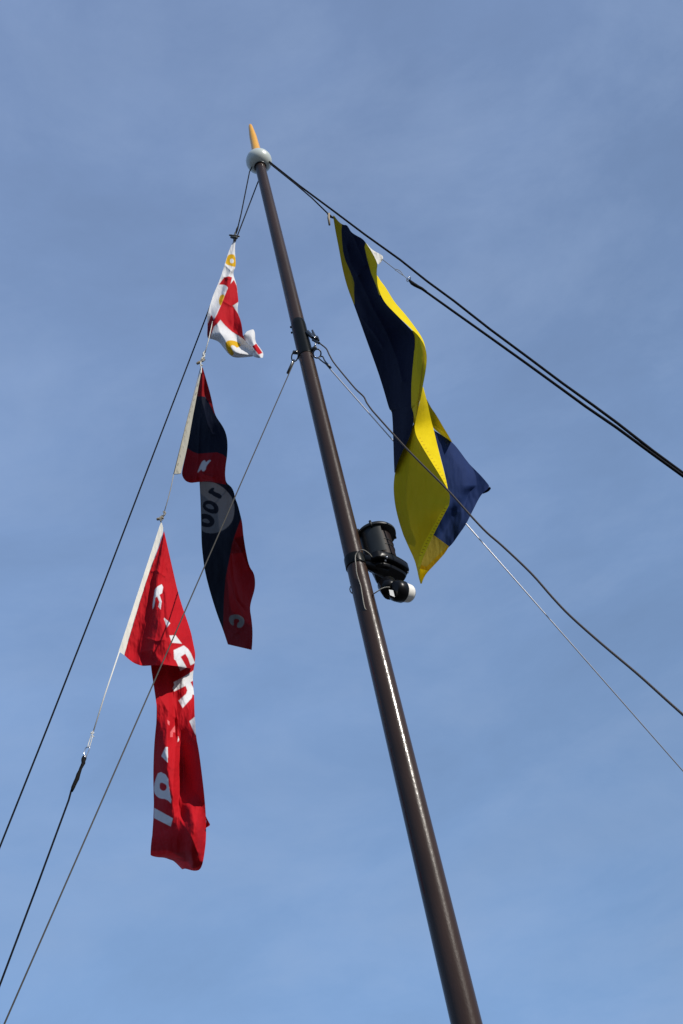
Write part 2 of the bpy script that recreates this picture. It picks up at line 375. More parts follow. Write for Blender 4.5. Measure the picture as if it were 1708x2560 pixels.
# loose wire tied round the pole
wl = MB()
wp = [(at(x0, y0, Y)) for (x0, y0), Y in zip(pts('R8', [(640, 800), (590, 740), (520, 690), (460, 675), (400, 705), (355, 760), (345, 830), (355, 930), (370, 1080), (400, 1190), (440, 1310), (465, 1450), (490, 1600), (515, 1710), (540, 1745)]),
      [4.95, 4.93, 4.915, 4.91, 4.92, 4.925, 4.925, 4.925, 4.93, 4.935, 4.935, 4.935, 4.935, 4.938, 4.94])]
wl.tube(spline(wp, 6), .0032, 8)
wp2 = [(at(x0, y0, Y)) for (x0, y0), Y in zip(pts('R8', [(960, 1340), (880, 1345), (800, 1375), (700, 1440), (640, 1475)]), [4.94, 4.94, 4.94, 4.95, 4.98])]
wl.tube(spline(wp2, 6), .0035, 8)
wp3 = [(at(x0, y0, Y)) for (x0, y0), Y in zip(pts('R8', [(290, 1310), (262, 1330), (250, 1380), (270, 1430), (325, 1475)]), [5.01, 5.0, 5.0, 5.0, 5.0])]
wl.tube(spline(wp3, 6), .0035, 8)
wire = wl.build('wire', m_greycord, None); tag(wire, 'thin loose wire looped round the pole beside the black light', 'wire')

# ------------------------------------------------------------------ ropes and stays
def to_ground(P0, P1, maxk=40):
    d = P1-P0
    k = (0.02-P0[2])/d[2] if d[2] < -1e-3 else 3
    return P0+d*min(k, maxk)
def px_line(tagname, lst, Y): return [at(*p, Y) for p in pts(tagname, lst)]
# A: dark rope, standing part on the left
pA = [at(651, 440, 5.03), at(593.5, 590, 5.07), at(512, 801, 5.11), at(400, 1093, 5.15), at(258, 1464, 5.18), at(120, 1816, 5.2), at(0, 2117, 5.22)]
pA.append(to_ground(pA[-2], pA[-1]))
oA = MB().tube(pA, .0052, 10).build('halyard', m_navyrope); tag(oA, 'dark rope running unbroken from pole top down the far left', 'rope', 'dark halyards')
# B: short dark rope from the ball to the toggle
pB = px_line('R1', [(470, 720), (440, 780), (330, 1330), (275, 1560)], 4.99)
oB = MB().tube(pB, .005, 10).build('halyard', m_navyrope); tag(oB, 'short dark rope from the ball to the toggle above the topmost flag', 'rope', 'dark halyards')
MB().tube(px_line('R1', [(292, 1490), (278, 1530), (258, 1595)], 4.985), [.006, .009, .007], 10).build('splice', m_splice, oB)
# C: lower dark rope on the left
pC = [at(*p, 4.99) for p in pts('S3', [(325, 1690), (255, 1850), (115, 2200), (75, 2350)])]+[at(93, 2215, 4.99), at(0, 2462, 4.99)]
pC.append(to_ground(pC[-2], pC[-1]))
oC = MB().tube(pC, .0050, 10).build('halyard', m_navyrope); tag(oC, 'dark rope with thick splice below the long red flag, steel clip at its upper end', 'rope', 'dark halyards')
cc = pts('S3', [(310, 1700), (300, 1780), (265, 1860), (225, 1950), (205, 2020), (175, 2080), (140, 2160), (120, 2220)])
rr = [.010, .0105, .0065, .0105, .0115, .0105, .010, .006]
MB().tube(spline([at(*p, 4.99) for p in cc], 1), rr, 12).build('splice', m_splice, oC)
ey = pts('S3', [(318, 1660), (290, 1700), (283, 1740), (295, 1770), (320, 1740), (335, 1700)])
MB().tube(spline([at(*p, 4.99) for p in ey]+[at(*ey[0], 4.99)], 4), .0055, 8).build('eye', m_splice, oC)
cl = pts('S3', [(325, 1690), (310, 1630), (330, 1560), (355, 1535), (390, 1530), (398, 1550), (370, 1620), (340, 1690)])
MB().tube(spline([at(*p, 4.985) for p in cl]+[at(*cl[0], 4.985)], 4), .0028, 8).build('snap_clip', m_steel, oC)

# D, E: dark ropes on the right
yr = lambda x: 4.99+1.3*max(0, (x-675)/1033)
pD = [at(x, y, yr(x)) for x, y in [(673, 404), (750, 465), (839, 531), (912, 586), (1000, 649)]+pts('Z1', [(150, 95), (300, 205), (500, 362), (700, 510), (900, 660), (1070, 782), (1200, 878), (1400, 1034), (1568, 1158)])]
u_ = pD[-1]-pD[-2]; pD.append(to_ground(pD[-2], pD[-1]))
oD = MB().tube(pD, [.0076+.0042*min(1, i/13) for i in range(15)], 10).build('halyard', m_navyrope); tag(oD, 'upper dark rope from ball to right edge, unbroken above the yellow and blue flag', 'rope', 'dark halyards')
pE0 = px_line('R6', [(-560, -500), (-330, -300), (-180, -150), (20, 10), (100, 70)], 4.965)
pE0 = [at(675, 409, 4.97), at(740, 461, 4.97), at(780, 495, 4.97), at(821, 535, 4.97)]
oE = MB().tube(pE0, .0058, 10).build('halyard', m_navyrope); tag(oE, 'short dark rope from the ball to the top corner of the yellow and blue flag', 'rope', 'dark halyards')
pE = [at(x, y, yr(x)-.25) for x, y in [(1027, 703), (1050, 719)]+pts('Z1', [(150, 158), (300, 265), (500, 407), (700, 550), (900, 695), (1030, 790), (1200, 906), (1400, 1053), (1568, 1174)])]
pE.append(to_ground(pE[-2], pE[-1]))
oF = MB().tube(pE, [.0084+.0034*min(1, i/10) for i in range(12)], 10).build('halyard', m_navyrope); tag(oF, 'lower dark rope on the right, starting at a shackle beside the blue flag', 'rope', 'dark halyards')
sp = pts('R6', [(1010, 815), (1040, 850), (1075, 870), (1110, 890), (1150, 910), (1200, 945)])
MB().tube([at(*p, 5.19) for p in sp], [.009, .013, .0145, .0125, .0115, .009], 12).build('splice', m_splice, oF)
MB().torus(at(*pts('R6', [(1003, 805)])[0], 5.185), tuple(RT*.8-UP*.5-FW*.5), .023, .0035, xs=.8).build('shackle', m_steel, oF)

# stays
def stay(name, P, r, m, lab, sleeve_px, sY, sr, cat='stay wire'):
    P = P[:-1]+[P[-1], to_ground(P[-2], P[-1])]
    o = MB().tube(P, r, 8).build(name, m); tag(o, lab, cat)
    if sleeve_px:
        MB().tube([at(*p, y) for p, y in zip(sleeve_px, sY)], sr, 12).build('sleeve', m_ring, o)
    return o
cP = pts('R5', [(480, 1040), (440, 1110), (345, 1330)])
YL = 4.96
def lin(p0, Y0, p1, Y1, n=2):
    a = at(*p0, Y0); b = at(*p1, Y1); return [a+(b-a)*k/(n-1) for k in range(n)]
left = stay('stay', lin((735, 906), YL, (11, 2560), 4.3), .0036, m_wire, 'thin grey wire crossing in front of the two red lower flags, lower left', cP, [4.958, 4.957, 4.95], [.006, .0085, .0095])
gP = pts('T4', [(340, 560), (400, 620), (460, 690)])
rgt = stay('stay', lin((812, 907), 4.955, (1708, 1928), 8.2), .0045, m_staysteel, 'straight bright steel wire running behind the yellow and blue flag to the right', gP, [4.955, 4.96, 4.97], [.009, .0085, .0095])
th = pts('T4', [(210, 400), (170, 430), (190, 470), (320, 570), (345, 560), (300, 480), (265, 410)])
MB().tube(spline([at(*p, 4.95) for p in th]+[at(*th[0], 4.95)], 4), .0052, 8).build('thimble', m_ring, rgt)
# the wavy grey cable
cp = pts('T4', [(190, 80), (350, 210), (420, 350), (520, 530), (700, 760), (900, 1000), (1080, 1210), (1270, 1390), (1340, 1530), (1450, 1690), (1568, 1830)])
cp += pts('Q', [(700, 940), (900, 1145), (1110, 1355), (1335, 1605)])+pts('T3', [(190, 145), (300, 240), (500, 430), (650, 600), (780, 735), (1000, 930), (1250, 1140), (1450, 1320), (1568, 1425)])
x0, x1 = cp[0][0], cp[-1][0]
cw = [at(x, y, 4.94-.5*(x-x0)/(x1-x0)) for x, y in cp]
cw = spline(cw, 4); cw.append(to_ground(cw[-8], cw[-1]))
rad = [.0050+.0012*min(1, i/60) for i in range(len(cw))]
oc = MB().tube(cw, rad, 8).build('cable', m_greycable); tag(oc, 'slack wavy grey cable hanging from the bracket in front of the blue flag', 'cable')

# ------------------------------------------------------------------ cloth builder
def chain(P, closed=False):
    return np.array(chaik([tuple(p) for p in P], False, 2))
def resample(P, n):
    d = np.r_[0, np.cumsum(np.hypot(*np.diff(P, axis=0).T))]; t = np.linspace(0, d[-1], n)
    return np.c_[np.interp(t, d, P[:, 0]), np.interp(t, d, P[:, 1])], d[-1]
def herm(x, X, Y):
    """smooth interpolation of knots (X increasing)"""
    X = np.asarray(X, float); Y = np.asarray(Y, float); h = np.diff(X); s = np.diff(Y)/h
    m = np.zeros(len(X)); m[0] = s[0]; m[-1] = s[-1]
    for i in range(1, len(X)-1):
        m[i] = 0 if s[i-1]*s[i] <= 0 else 2*s[i-1]*s[i]/(s[i-1]+s[i])
    x = np.clip(x, X[0], X[-1]); k = np.clip(np.searchsorted(X, x, side='right')-1, 0, len(h)-1)
    t = (x-X[k])/h[k]
    return (2*t**3-3*t*t+1)*Y[k]+(t**3-2*t*t+t)*h[k]*m[k]+(-2*t**3+3*t*t)*Y[k+1]+(t**3-t*t)*h[k]*m[k+1]
def inpoly(x, y, P):
    r = np.zeros(x.shape, bool); n = len(P)
    for i in range(n):
        x1, y1 = P[i]; x2, y2 = P[(i+1) % n]
        if y1 == y2: continue
        c = ((y1 > y) != (y2 > y)) & (x < (x2-x1)*(y-y1)/(y2-y1)+x1); r ^= c
    return r
class Cloth:
    def __init__(s, Y0, base, paints, seed=0): s.v = []; s.f = []; s.c = []; s.Y0 = Y0; s.base = base; s.paints = paints; s.seed = seed
    def sheet(s, Lc, Rc, tab, off=0.0, amp=1.0, trend=(0, 0), step=1.4, base=None, wr=1.0, wscale=26.0, paint=True, over=(), crease=()):
        A = chain(Lc); B = chain(Rc)
        la = resample(A, 2)[1]; lb = resample(B, 2)[1]
        nv = max(6, int(max(la, lb)/step)+1); A, _ = resample(A, nv); B, _ = resample(B, nv)
        nu = max(5, int(np.hypot(*(B-A).T).max()/step)+1)
        u = np.linspace(0, 1, nu); t = np.linspace(0, 1, nv)
        X = A[:, None, 0]*(1-u)+B[:, None, 0]*u; Yp = A[:, None, 1]*(1-u)+B[:, None, 1]*u
        ts = [r[0] for r in tab]; ks = len(tab[0][1]); D = np.zeros((nv, nu))
        ku = [herm(t, ts, [r[1][k][0] for r in tab]) if len(ts) > 1 else np.full(nv, tab[0][1][k][0]) for k in range(ks)]
        kv = [herm(t, ts, [r[1][k][1] for r in tab]) if len(ts) > 1 else np.full(nv, tab[0][1][k][1]) for k in range(ks)]
        for i in range(nv): D[i] = herm(u, [ku[k][i] for k in range(ks)], [kv[k][i] for k in range(ks)])
        D = D*amp+off+trend[1]*(Yp-trend[0])
        if wr:
            nz = np.array([noise.fractal(Vector((float(a)/wscale*1.5+s.seed*7.3, float(b)/wscale*.55, s.seed)), .8, 2.0, 3) for a, b in zip(X.ravel(), Yp.ravel())]).reshape(X.shape)
            D += nz*wr*1.6
        for P, am, w in crease:      # sharp pressed folds, (polyline, height, width)
            P = np.array(P); best = np.full(X.shape, 1e9)
            for (x1, y1), (x2, y2) in zip(P[:-1], P[1:]):
                q = np.clip(((X-x1)*(x2-x1)+(Yp-y1)*(y2-y1))/((x2-x1)**2+(y2-y1)**2), 0, 1)
                best = np.minimum(best, np.hypot(X-x1-q*(x2-x1), Yp-y1-q*(y2-y1)))
            D -= am*np.exp(-np.sqrt(best**2+1.0)/w)
        Yw = s.Y0+K*D
        dx_ = FW[1]+RT[1]*((X-PW/2)/F_PX)+UP[1]*((PH/2-Yp)/F_PX); k = Yw/dx_
        px_ = k*(FW[0]+RT[0]*((X-PW/2)/F_PX)+UP[0]*((PH/2-Yp)/F_PX))
        pz_ = CAM[2]+k*(FW[2]+RT[2]*((X-PW/2)/F_PX)+UP[2]*((PH/2-Yp)/F_PX))
        V = np.c_[px_.ravel(), Yw.ravel(), pz_.ravel()]
        x = X.ravel(); y = Yp.ravel(); C = np.tile(np.array([*(base or s.base), 1.0]), (len(x), 1))
        for P, col in (list(s.paints) if paint else [])+list(over):
            P = [tuple(p) for p in P]
            cov = sum(inpoly(x+a, y+b, P).astype(float) for a, b in ((-.35, -.35), (.35, -.35), (-.35, .35), (.35, .35)))/4
            C[:, :3] = C[:, :3]*(1-cov[:, None])+np.array(col)*cov[:, None]
        b0 = len(s.v)
        s.v += [tuple(p) for p in V]; s.c += [tuple(c) for c in C]
        idx = (b0+np.arange(nv*nu)).reshape(nv, nu)
        s.f += [tuple(map(int, q)) for q in np.stack([idx[:-1, :-1], idx[:-1, 1:], idx[1:, 1:], idx[1:, :-1]], -1).reshape(-1, 4)]
        return s
    def build(s, name, m, parent): return link(name, s.v, s.f, m, parent, True, s.c)

WHITE = (0.62, 0.62, 0.63); RED = (0.40, 0.008, 0.014); NAVY_SHADE = (0.006, 0.009, 0.026); YEL = (0.64, 0.495, 0.005); GOLD = (0.58, 0.33, 0.012); CREAM = (0.80, 0.76, 0.66)  # the navy is the flag's blue, darkened to carry its field's shade
def sm(P, it=1): return chaik([tuple(p) for p in P], True, it)

# ------------------------------------------------------------------ flag: long red one, lower left
red = empty('signal_flag', at(403, 1305, 5.0), 'long bright red flag with white letters and cream hoist strip, lowest on the left line', 'flag', 'flags on the left line')
P3 = [(p, WHITE) for p in [
    pts('S1', [(665, 1070), (685, 1110), (670, 1190), (635, 1212), (665, 1300), (650, 1410), (620, 1370), (635, 1310), (605, 1235), (580, 1250), (565, 1370), (540, 1410), (550, 1290), (575, 1140), (610, 1100)]),
    pts('S1', [(700, 1518), (780, 1590), (735, 1648), (695, 1535)]),
    pts('S1', [(768, 1755), (850, 1752), (935, 1865), (800, 1852)]),
    pts('S5', [(312, 410), (540, 303), (640, 385), (700, 480), (795, 700), (692, 755), (640, 600), (575, 490), (468, 560), (605, 800), (465, 880), (360, 640), (322, 620)]),
    pts('S5', [(305, 1135), (560, 1000), (700, 910), (770, 860), (750, 1100), (692, 1130), (770, 1290), (775, 1420), (735, 1410), (720, 1490), (515, 1718), (420, 1550), (590, 1400), (620, 1320), (580, 1215), (320, 1345), (288, 1275), (325, 1200)]),
    pts('S2', [(615, 640), (560, 685), (615, 810), (640, 850), (640, 640)]),
    pts('S2', [(445, 840), (455, 880), (437, 905)]),
    pts('S2', [(310, 955), (335, 955), (335, 1120), (265, 1050)]),
    pts('S2', [(190, 1592), (388, 1702), (365, 1788), (190, 1700)]),
    sm(pts('S2', [(240, 1205), (335, 1255), (345, 1375), (382, 1560), (320, 1500), (250, 1495), (205, 1460), (185, 1400), (200, 1310)]), 1),
]]
P3.append((sm(pts('S2', [(262, 1322), (325, 1352), (318, 1405), (285, 1418), (250, 1395), (248, 1350)]), 1), RED))
P3.append((pts('S2', [(330, 670), (355, 690), (350, 730), (335, 710)]), (.60, .16, .17)))
P3.append((pts('S2', [(360, 800), (385, 760), (410, 730), (412, 800), (390, 800), (385, 850), (360, 850)]), (.60, .13, .14)))
c3 = Cloth(5.0, RED, P3, 1)
LA = pts('S1', [(695, 362), (620, 600), (520, 850), (380, 1290), (165, 2015), (172, 2025), (230, 2078), (300, 2128), (400, 2163), (470, 2160), (500, 2142), (508, 2112)])
RA = pts('S1', [(697, 362), (800, 820), (900, 1260), (1050, 1680), (1090, 1880), (1115, 2000), (1108, 2110), (1085, 2200)])
c3.sheet(LA, RA, [(0, [(0, 0), (.25, 0), (.45, 0), (.62, 1), (1, 3)]),
                  (.3, [(0, 0), (.22, 3), (.42, -4), (.6, 2), (1, 14)]),
                  (.5, [(0, 0), (.25, 5), (.45, -12), (.6, -14), (1, 22)]),
                  (.78, [(0, 0), (.18, 8), (.42, -22), (.60, -28), (1, 32)]),
                  (1, [(0, -14), (.2, -30), (.42, -34), (.62, -20), (1, 32)])], amp=1.5, wscale=20, wr=1.3,
         crease=[(pts('S1', [(690, 420), (600, 900), (565, 1300), (480, 1500), (380, 1850), (370, 2150)]), 7, 6), (pts('S1', [(690, 1200), (700, 1480), (720, 1780)]), -7, 6),
                 (pts('S1', [(540, 900), (600, 890), (700, 960)]), 4, 4), (pts('S1', [(760, 500), (880, 1200), (1000, 1750)]), 3, 6), (pts('S1', [(480, 1800), (600, 1830), (700, 1810)]), 6, 5), (pts('S1', [(620, 1560), (560, 1900), (510, 2090)]), 5, 5)])
# tail, hanging behind the hoist fold
LB = pts('S2', [(160, -40), (150, 65), (185, 300), (215, 500), (226, 600), (205, 780), (190, 960), (182, 1200), (184, 1400), (190, 1600), (184, 1800), (160, 1950), (152, 2075), (156, 2095), (220, 2112), (300, 2115), (360, 2138), (400, 2150), (485, 2238)])
RB = pts('S2', [(560, -117), (622, 0), (618, 80), (598, 180), (598, 300), (612, 420), (615, 620), (625, 700), (628, 840), (655, 960), (675, 1100), (700, 1300), (720, 1480), (735, 1680), (737, 1800), (735, 1950), (715, 2100), (700, 2180), (675, 2240), (630, 2256), (570, 2247), (525, 2228)])
c3.sheet(LB, RB, [(0, [(0, 10), (.3, 12), (.5, 18), (.7, 16), (1, 34)]),
                  (.17, [(0, 0), (.3, 14), (.5, 30), (.72, 26), (1, 44)]),
                  (.33, [(0, 14), (.28, 2), (.5, 24), (.60, 20), (1, 6)]),
                  (.48, [(0, 34), (.31, -8), (.46, 2), (.63, 22), (1, -20)]),
                  (.60, [(0, 36), (.35, -12), (.48, 0), (.66, 10), (1, -26)]),
                  (.68, [(0, 38), (.38, -10), (.50, 0), (.72, -18), (1, -6)]),
                  (.76, [(0, 40), (.42, -8), (.58, -16), (.76, -30), (1, 10)]),
                  (.9, [(0, 84), (.38, 46), (.6, 26), (.76, 0), (1, 14)]),
                  (1, [(0, 130), (.3, 100), (.55, 84), (.75, 66), (1, 70)])], off=4, amp=1.5, wscale=18, wr=1.2,
         crease=[(pts('S2', [(290, 90), (350, 240)]), 5, 4), (pts('S2', [(395, 250), (400, 450), (430, 640), (442, 900)]), 6, 5), (pts('S2', [(415, 950), (400, 1200), (385, 1450), (455, 1690)]), 5, 4),
                 (pts('S2', [(500, 1150), (470, 1400), (440, 1560)]), -4, 5), (pts('S2', [(450, 1690), (580, 1900), (650, 2060)]), 5, 5), (pts('S2', [(200, 350), (330, 560), (400, 640)]), 4, 5), (pts('S2', [(620, 1750), (650, 1900), (640, 2050)]), 5, 4)])
# second layer of the bunting behind the tail (it is rolled double above its open foot)
LB2 = pts('S2', [(205, 300), (222, 600), (195, 960), (186, 1200), (190, 1600), (170, 1900), (158, 2060), (190, 2075)])
RB2 = pts('S2', [(560, 300), (600, 600), (650, 960), (675, 1200), (710, 1500), (730, 1700), (720, 1850), (560, 1905)])
c3.sheet(LB2, RB2, [(0, [(0, 30), (.5, 60), (1, 50)]), (.5, [(0, 45), (.5, 50), (1, 12)]), (1, [(0, 90), (.5, 74), (1, 50)])], off=14, amp=1.5, paint=False, step=3)
c3.sheet(pts('S2', [(700, 1640), (735, 1700), (738, 1750), (730, 1810)]), pts('S2', [(715, 1640), (760, 1735), (785, 1775), (740, 1800)]), [(0, [(0, 30), (1, 20)]), (1, [(0, 30), (1, 12)])], paint=False)
c3.build('cloth', m_cloth, red)
LH = pts('S1', [(655, 238), (90, 1965), (88, 1975)]); RH = pts('S1', [(662, 240), (697, 362), (640, 560), (522, 850), (382, 1290), (165, 2020)])
h3 = Cloth(5.0, CREAM, [], 2); h3.sheet(pts('S1', [(655, 238), (560, 530), (300, 1325), (90, 1965)]), pts('S1', [(664, 240), (697, 362), (560, 745), (382, 1290), (165, 2020)]),
    [(0, [(0, 0), (1, 0)]), (.5, [(0, -2), (1, 2)]), (1, [(0, -2), (1, 1)])], wr=.4,
    over=[(chaik([(x-5, y-9), (x+5, y-9), (x+5, y+9), (x-5, y+9)]), (.45, .43, .36)) for x, y in pts('S1', [(490, 830), (295, 1420), (350, 1250), (140, 1940)]) for _ in (0,)][:0]).build('heading', m_canvas, red)
def toggle(P, parent, m, r=.011, Y=4.985):
    q = [at(*p, Y) for p in P]; a, b = q[0], q[-1]
    n_ = 9; Pp = [a+(b-a)*k/(n_-1) for k in range(n_)]; rad_ = [r*.75, r*.95, r, r*.92, r*.72, r*.92, r, r*.95, r*.75]
    return MB().tube(Pp, rad_, 14).build('toggle', m, parent, sharp=50)
toggle(pts('S1', [(598, 205), (690, 185)]), red, m_wood, .0095)
kn = MB(); kp = pts('S1', [(655, 235), (640, 190), (665, 160), (700, 150), (690, 100), (715, 120), (680, 165), (650, 200), (675, 215)])
kn.tube(spline([at(*p, 4.985-.004*(i % 2)) for i, p in enumerate(kp)], 4), .0048, 8); kn.build('lashing', m_greycord, red)

# cord between flags and below: the white flag line
wc = MB(); wc.tube([at(*p, 4.99) for p in pts('S3', [(856, 60), (640, 700), (455, 1290)])], .0037, 8)
oW = wc.build('cord', m_cord); tag(oW, 'white cord from the foot of the long red flag to the steel clip', 'cord', 'flag cords')
k2 = MB(); kp = pts('S3', [(455, 1285), (415, 1320), (465, 1310), (430, 1345), (465, 1375), (425, 1350), (395, 1430), (370, 1520), (398, 1520), (440, 1370)])
k2.tube(spline([at(*p, 4.988-.004*(i % 2)) for i, p in enumerate(kp)], 5), .0026, 8); k2.build('knot', m_cord, oW)
wg = MB(); wg.tube([at(*p, 4.99) for p in pts('R3', [(183, 1635), (150, 1800), (110, 1960), (60, 2130)])], .0030, 8)
oG = wg.build('cord', m_greycord); tag(oG, 'thin grey cord between the red and navy flag and the long red flag', 'cord', 'flag cords')
wu = MB(); wu.tube([at(*p, 4.975) for p in pts('R2', [(325, 1500), (300, 1600), (265, 1760), (205, 1985)])], .0036, 8)
oU = wu.build('cord', m_cord); tag(oU, 'short white cord below the small red and white flag', 'cord', 'flag cords')

# ------------------------------------------------------------------ flag: navy and red, with 100 on a disc
nav = empty('signal_flag', at(503, 925, 5.0), 'dark navy and red flag with 100 on a white disc, middle flag on the left', 'flag', 'flags on the left line')
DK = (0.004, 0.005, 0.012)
RED2_SHADE = (0.185, 0.004, 0.007); NAVY2_SHADE = (0.004, 0.006, 0.015)  # dyes darkened over the whole flag to carry its deep shade
P2a = [(pts('R3', [(400, 100), (490, 592), (560, 590), (605, 600), (640, 650), (690, 745), (728, 830), (800, 700), (700, 100)]), RED2_SHADE),
       (pts('R3', [(365, 1280), (430, 1328), (510, 1358), (620, 1350), (760, 1340), (840, 1368), (900, 1420), (960, 1800), (500, 1900), (200, 1800), (280, 1500)]), RED2_SHADE),
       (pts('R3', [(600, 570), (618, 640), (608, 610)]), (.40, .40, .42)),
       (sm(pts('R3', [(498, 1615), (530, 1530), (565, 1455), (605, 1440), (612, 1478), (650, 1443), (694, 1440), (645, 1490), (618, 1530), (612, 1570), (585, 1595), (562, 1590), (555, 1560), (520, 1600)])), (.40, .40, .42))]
c2 = Cloth(5.0, NAVY2_SHADE, P2a, 3)
c2.sheet(pts('R3', [(560, 208), (525, 420), (490, 590), (430, 920), (365, 1280), (290, 1600), (300, 1660), (330, 1710), (370, 1738), (430, 1750), (490, 1735), (530, 1715)]),
         pts('R3', [(572, 208), (620, 370), (680, 580), (725, 800), (760, 880), (840, 990), (885, 1090), (905, 1210), (900, 1380), (880, 1500), (870, 1620), (875, 1700), (885, 1770)]),
         [(0, [(0, 0), (.3, 0), (.6, 0), (1, 0)]), (.25, [(0, 0), (.35, -14), (.6, -12), (1, -26)]), (.5, [(0, 0), (.3, -26), (.6, -52), (1, -66)]), (.8, [(0, 0), (.3, -16), (.6, -50), (1, -84)]), (1, [(0, 0), (.3, -20), (.6, -52), (1, -70)])],
         off=0, trend=(925, .30), crease=[(pts('R3', [(575, 280), (560, 600), (530, 1000), (515, 1350), (490, 1700)]), 6, 5), (pts('R3', [(560, 640), (640, 980), (700, 1100)]), 5, 6), (pts('R3', [(600, 300), (620, 500), (700, 700)]), -5, 4), (pts('R3', [(540, 1600), (600, 1640), (700, 1665)]), 5, 3), (pts('R3', [(700, 1380), (640, 1500), (560, 1660)]), 4, 5)])
P2b = [(pts('R4', [(712, 540), (650, 700), (590, 880), (570, 1000), (540, 1150), (510, 1300), (490, 1550), (480, 1900), (500, 2250), (900, 2250), (950, 1200), (740, 500)]), RED2_SHADE),
       (sm(pts('R4', [(180, 95), (190, 600), (215, 725), (300, 752), (400, 747), (500, 703), (570, 640), (610, 560), (622, 430), (600, 330), (540, 245), (470, 180), (380, 130), (300, 100)])), (.14, .14, .15)),  # white disc, greyed in the dye for shade
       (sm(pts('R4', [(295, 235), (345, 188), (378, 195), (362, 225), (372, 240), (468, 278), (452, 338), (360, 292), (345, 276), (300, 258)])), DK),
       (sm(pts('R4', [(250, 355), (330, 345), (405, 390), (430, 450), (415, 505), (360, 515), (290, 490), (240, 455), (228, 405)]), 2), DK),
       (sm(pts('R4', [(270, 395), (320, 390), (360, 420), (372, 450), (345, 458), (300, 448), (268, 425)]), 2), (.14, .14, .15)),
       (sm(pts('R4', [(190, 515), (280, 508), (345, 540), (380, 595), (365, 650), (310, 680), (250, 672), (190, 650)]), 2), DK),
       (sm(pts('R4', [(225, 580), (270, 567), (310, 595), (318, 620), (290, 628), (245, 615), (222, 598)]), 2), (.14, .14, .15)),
       (sm(pts('R4', [(548, 1790), (570, 1755), (640, 1740), (700, 1760), (740, 1800), (740, 1850), (715, 1895), (680, 1910), (648, 1900), (655, 1850), (682, 1830), (670, 1800), (622, 1795), (608, 1820), (612, 1880), (580, 1872), (555, 1830)])), (.16, .155, .15))]  # pale letter, dimmed in the dye for shade
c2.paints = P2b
c2.sheet(pts('R4', [(200, 40), (190, 100), (195, 200), (205, 400), (212, 650), (215, 860), (230, 1020), (255, 1210), (310, 1430), (370, 1630), (420, 1780), (475, 1920), (538, 2110)]),
         pts('R4', [(505, 40), (515, 130), (580, 180), (612, 240), (627, 320), (660, 400), (690, 520), (715, 620), (728, 780), (760, 980), (800, 1160), (855, 1230), (874, 1330), (868, 1440), (820, 1590), (808, 1680), (825, 1780), (842, 1930), (838, 2090), (830, 2178)]),
         [(0, [(0, 10), (.3, -12), (.6, -36), (1, -56)]), (.25, [(0, 40), (.3, 6), (.7, -44), (1, -72)]), (.5, [(0, 80), (.4, 28), (.7, -8), (1, -20)]), (.65, [(0, 100), (.4, 46), (.62, 6), (1, -40)]), (.8, [(0, 115), (.4, 62), (.7, 36), (1, -6)]), (1, [(0, 130), (.4, 90), (.7, 55), (1, 30)])],
         off=76, trend=(1200, .90), crease=[(pts('R4', [(580, 1000), (610, 1300), (680, 1560), (760, 1660)]), -6, 5), (pts('R4', [(620, 820), (700, 950), (780, 1150)]), 6, 5), (pts('R4', [(640, 1560), (700, 1640), (750, 1700)]), 6, 4), (pts('R4', [(590, 2000), (700, 1920), (800, 1800)]), 3, 4)])
# rolled second layer behind
c2.sheet(pts('R4', [(205, 90), (225, 650), (245, 1020), (310, 1400), (400, 1700), (520, 1960)]),
         pts('R4', [(560, 200), (640, 650), (600, 1020), (640, 1350), (740, 1660), (810, 1960)]),
         [(0, [(0, 14), (1, -20)]), (.5, [(0, 84), (1, 20)]), (1, [(0, 130), (1, 70)])], off=100, trend=(1200, .90), paint=False, step=3, base=NAVY2_SHADE)
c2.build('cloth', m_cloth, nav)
marks = []
rnd = random.Random(5)
for x, y in pts('R3', [(505, 440), (478, 560), (455, 640), (430, 720), (402, 800), (392, 870), (372, 940), (350, 1060), (330, 1130), (310, 1270), (270, 1390), (240, 1500), (225, 1590), (240, 1610)]):
    w = rnd.uniform(1.2, 3.4); hh = rnd.uniform(2.5, 5); k_ = rnd.uniform(-1.5, 2.5)
    marks.append(([(x-w*.3+k_, y-hh), (x+w*.3+k_, y-hh*.8), (x+w*.4-k_, y+hh), (x-w*.3-k_, y+hh*.7)], (.26, .25, .21)))
Cloth(5.0, (.50, .47, .38), [], 4).sheet(pts('R3', [(548, 240), (470, 530), (330, 1050), (190, 1625)]), pts('R3', [(556, 240), (493, 590), (430, 915), (368, 1272), (280, 1622)]),
    [(0, [(0, 0), (1, 0)]), (1, [(0, 0), (1, 1)])], wr=.3, wscale=20, over=marks).build('heading', m_canvas, nav)
rp = MB(); rp.tube([at(*p, 4.992) for p in pts('R3', [(552, 180), (535, 245), (370, 880), (184, 1632)])], .0026, 8)
rp.tube([at(*p, 4.992) for p in pts('R3', [(184, 1632), (230, 1630), (280, 1622)])], .002, 8)
rp.build('bolt_rope', m_greycord, nav)
toggle(pts('R3', [(492, 158), (600, 95)]), nav, m_wood, .011)
kn = MB(); kp = pts('R3', [(600, -10), (580, 30), (595, 60), (565, 80), (560, 110), (590, 110), (550, 130), (545, 165), (570, 180), (540, 175), (552, 215), (548, 290)])
kn.tube(spline([at(*p, 4.983-.004*(i % 2)) for i, p in enumerate(kp)], 4), [.0062 if i < 16 else .0045 for i in range((len(kp)-1)*4+1)], 8); kn.build('lashing', m_cord, nav)

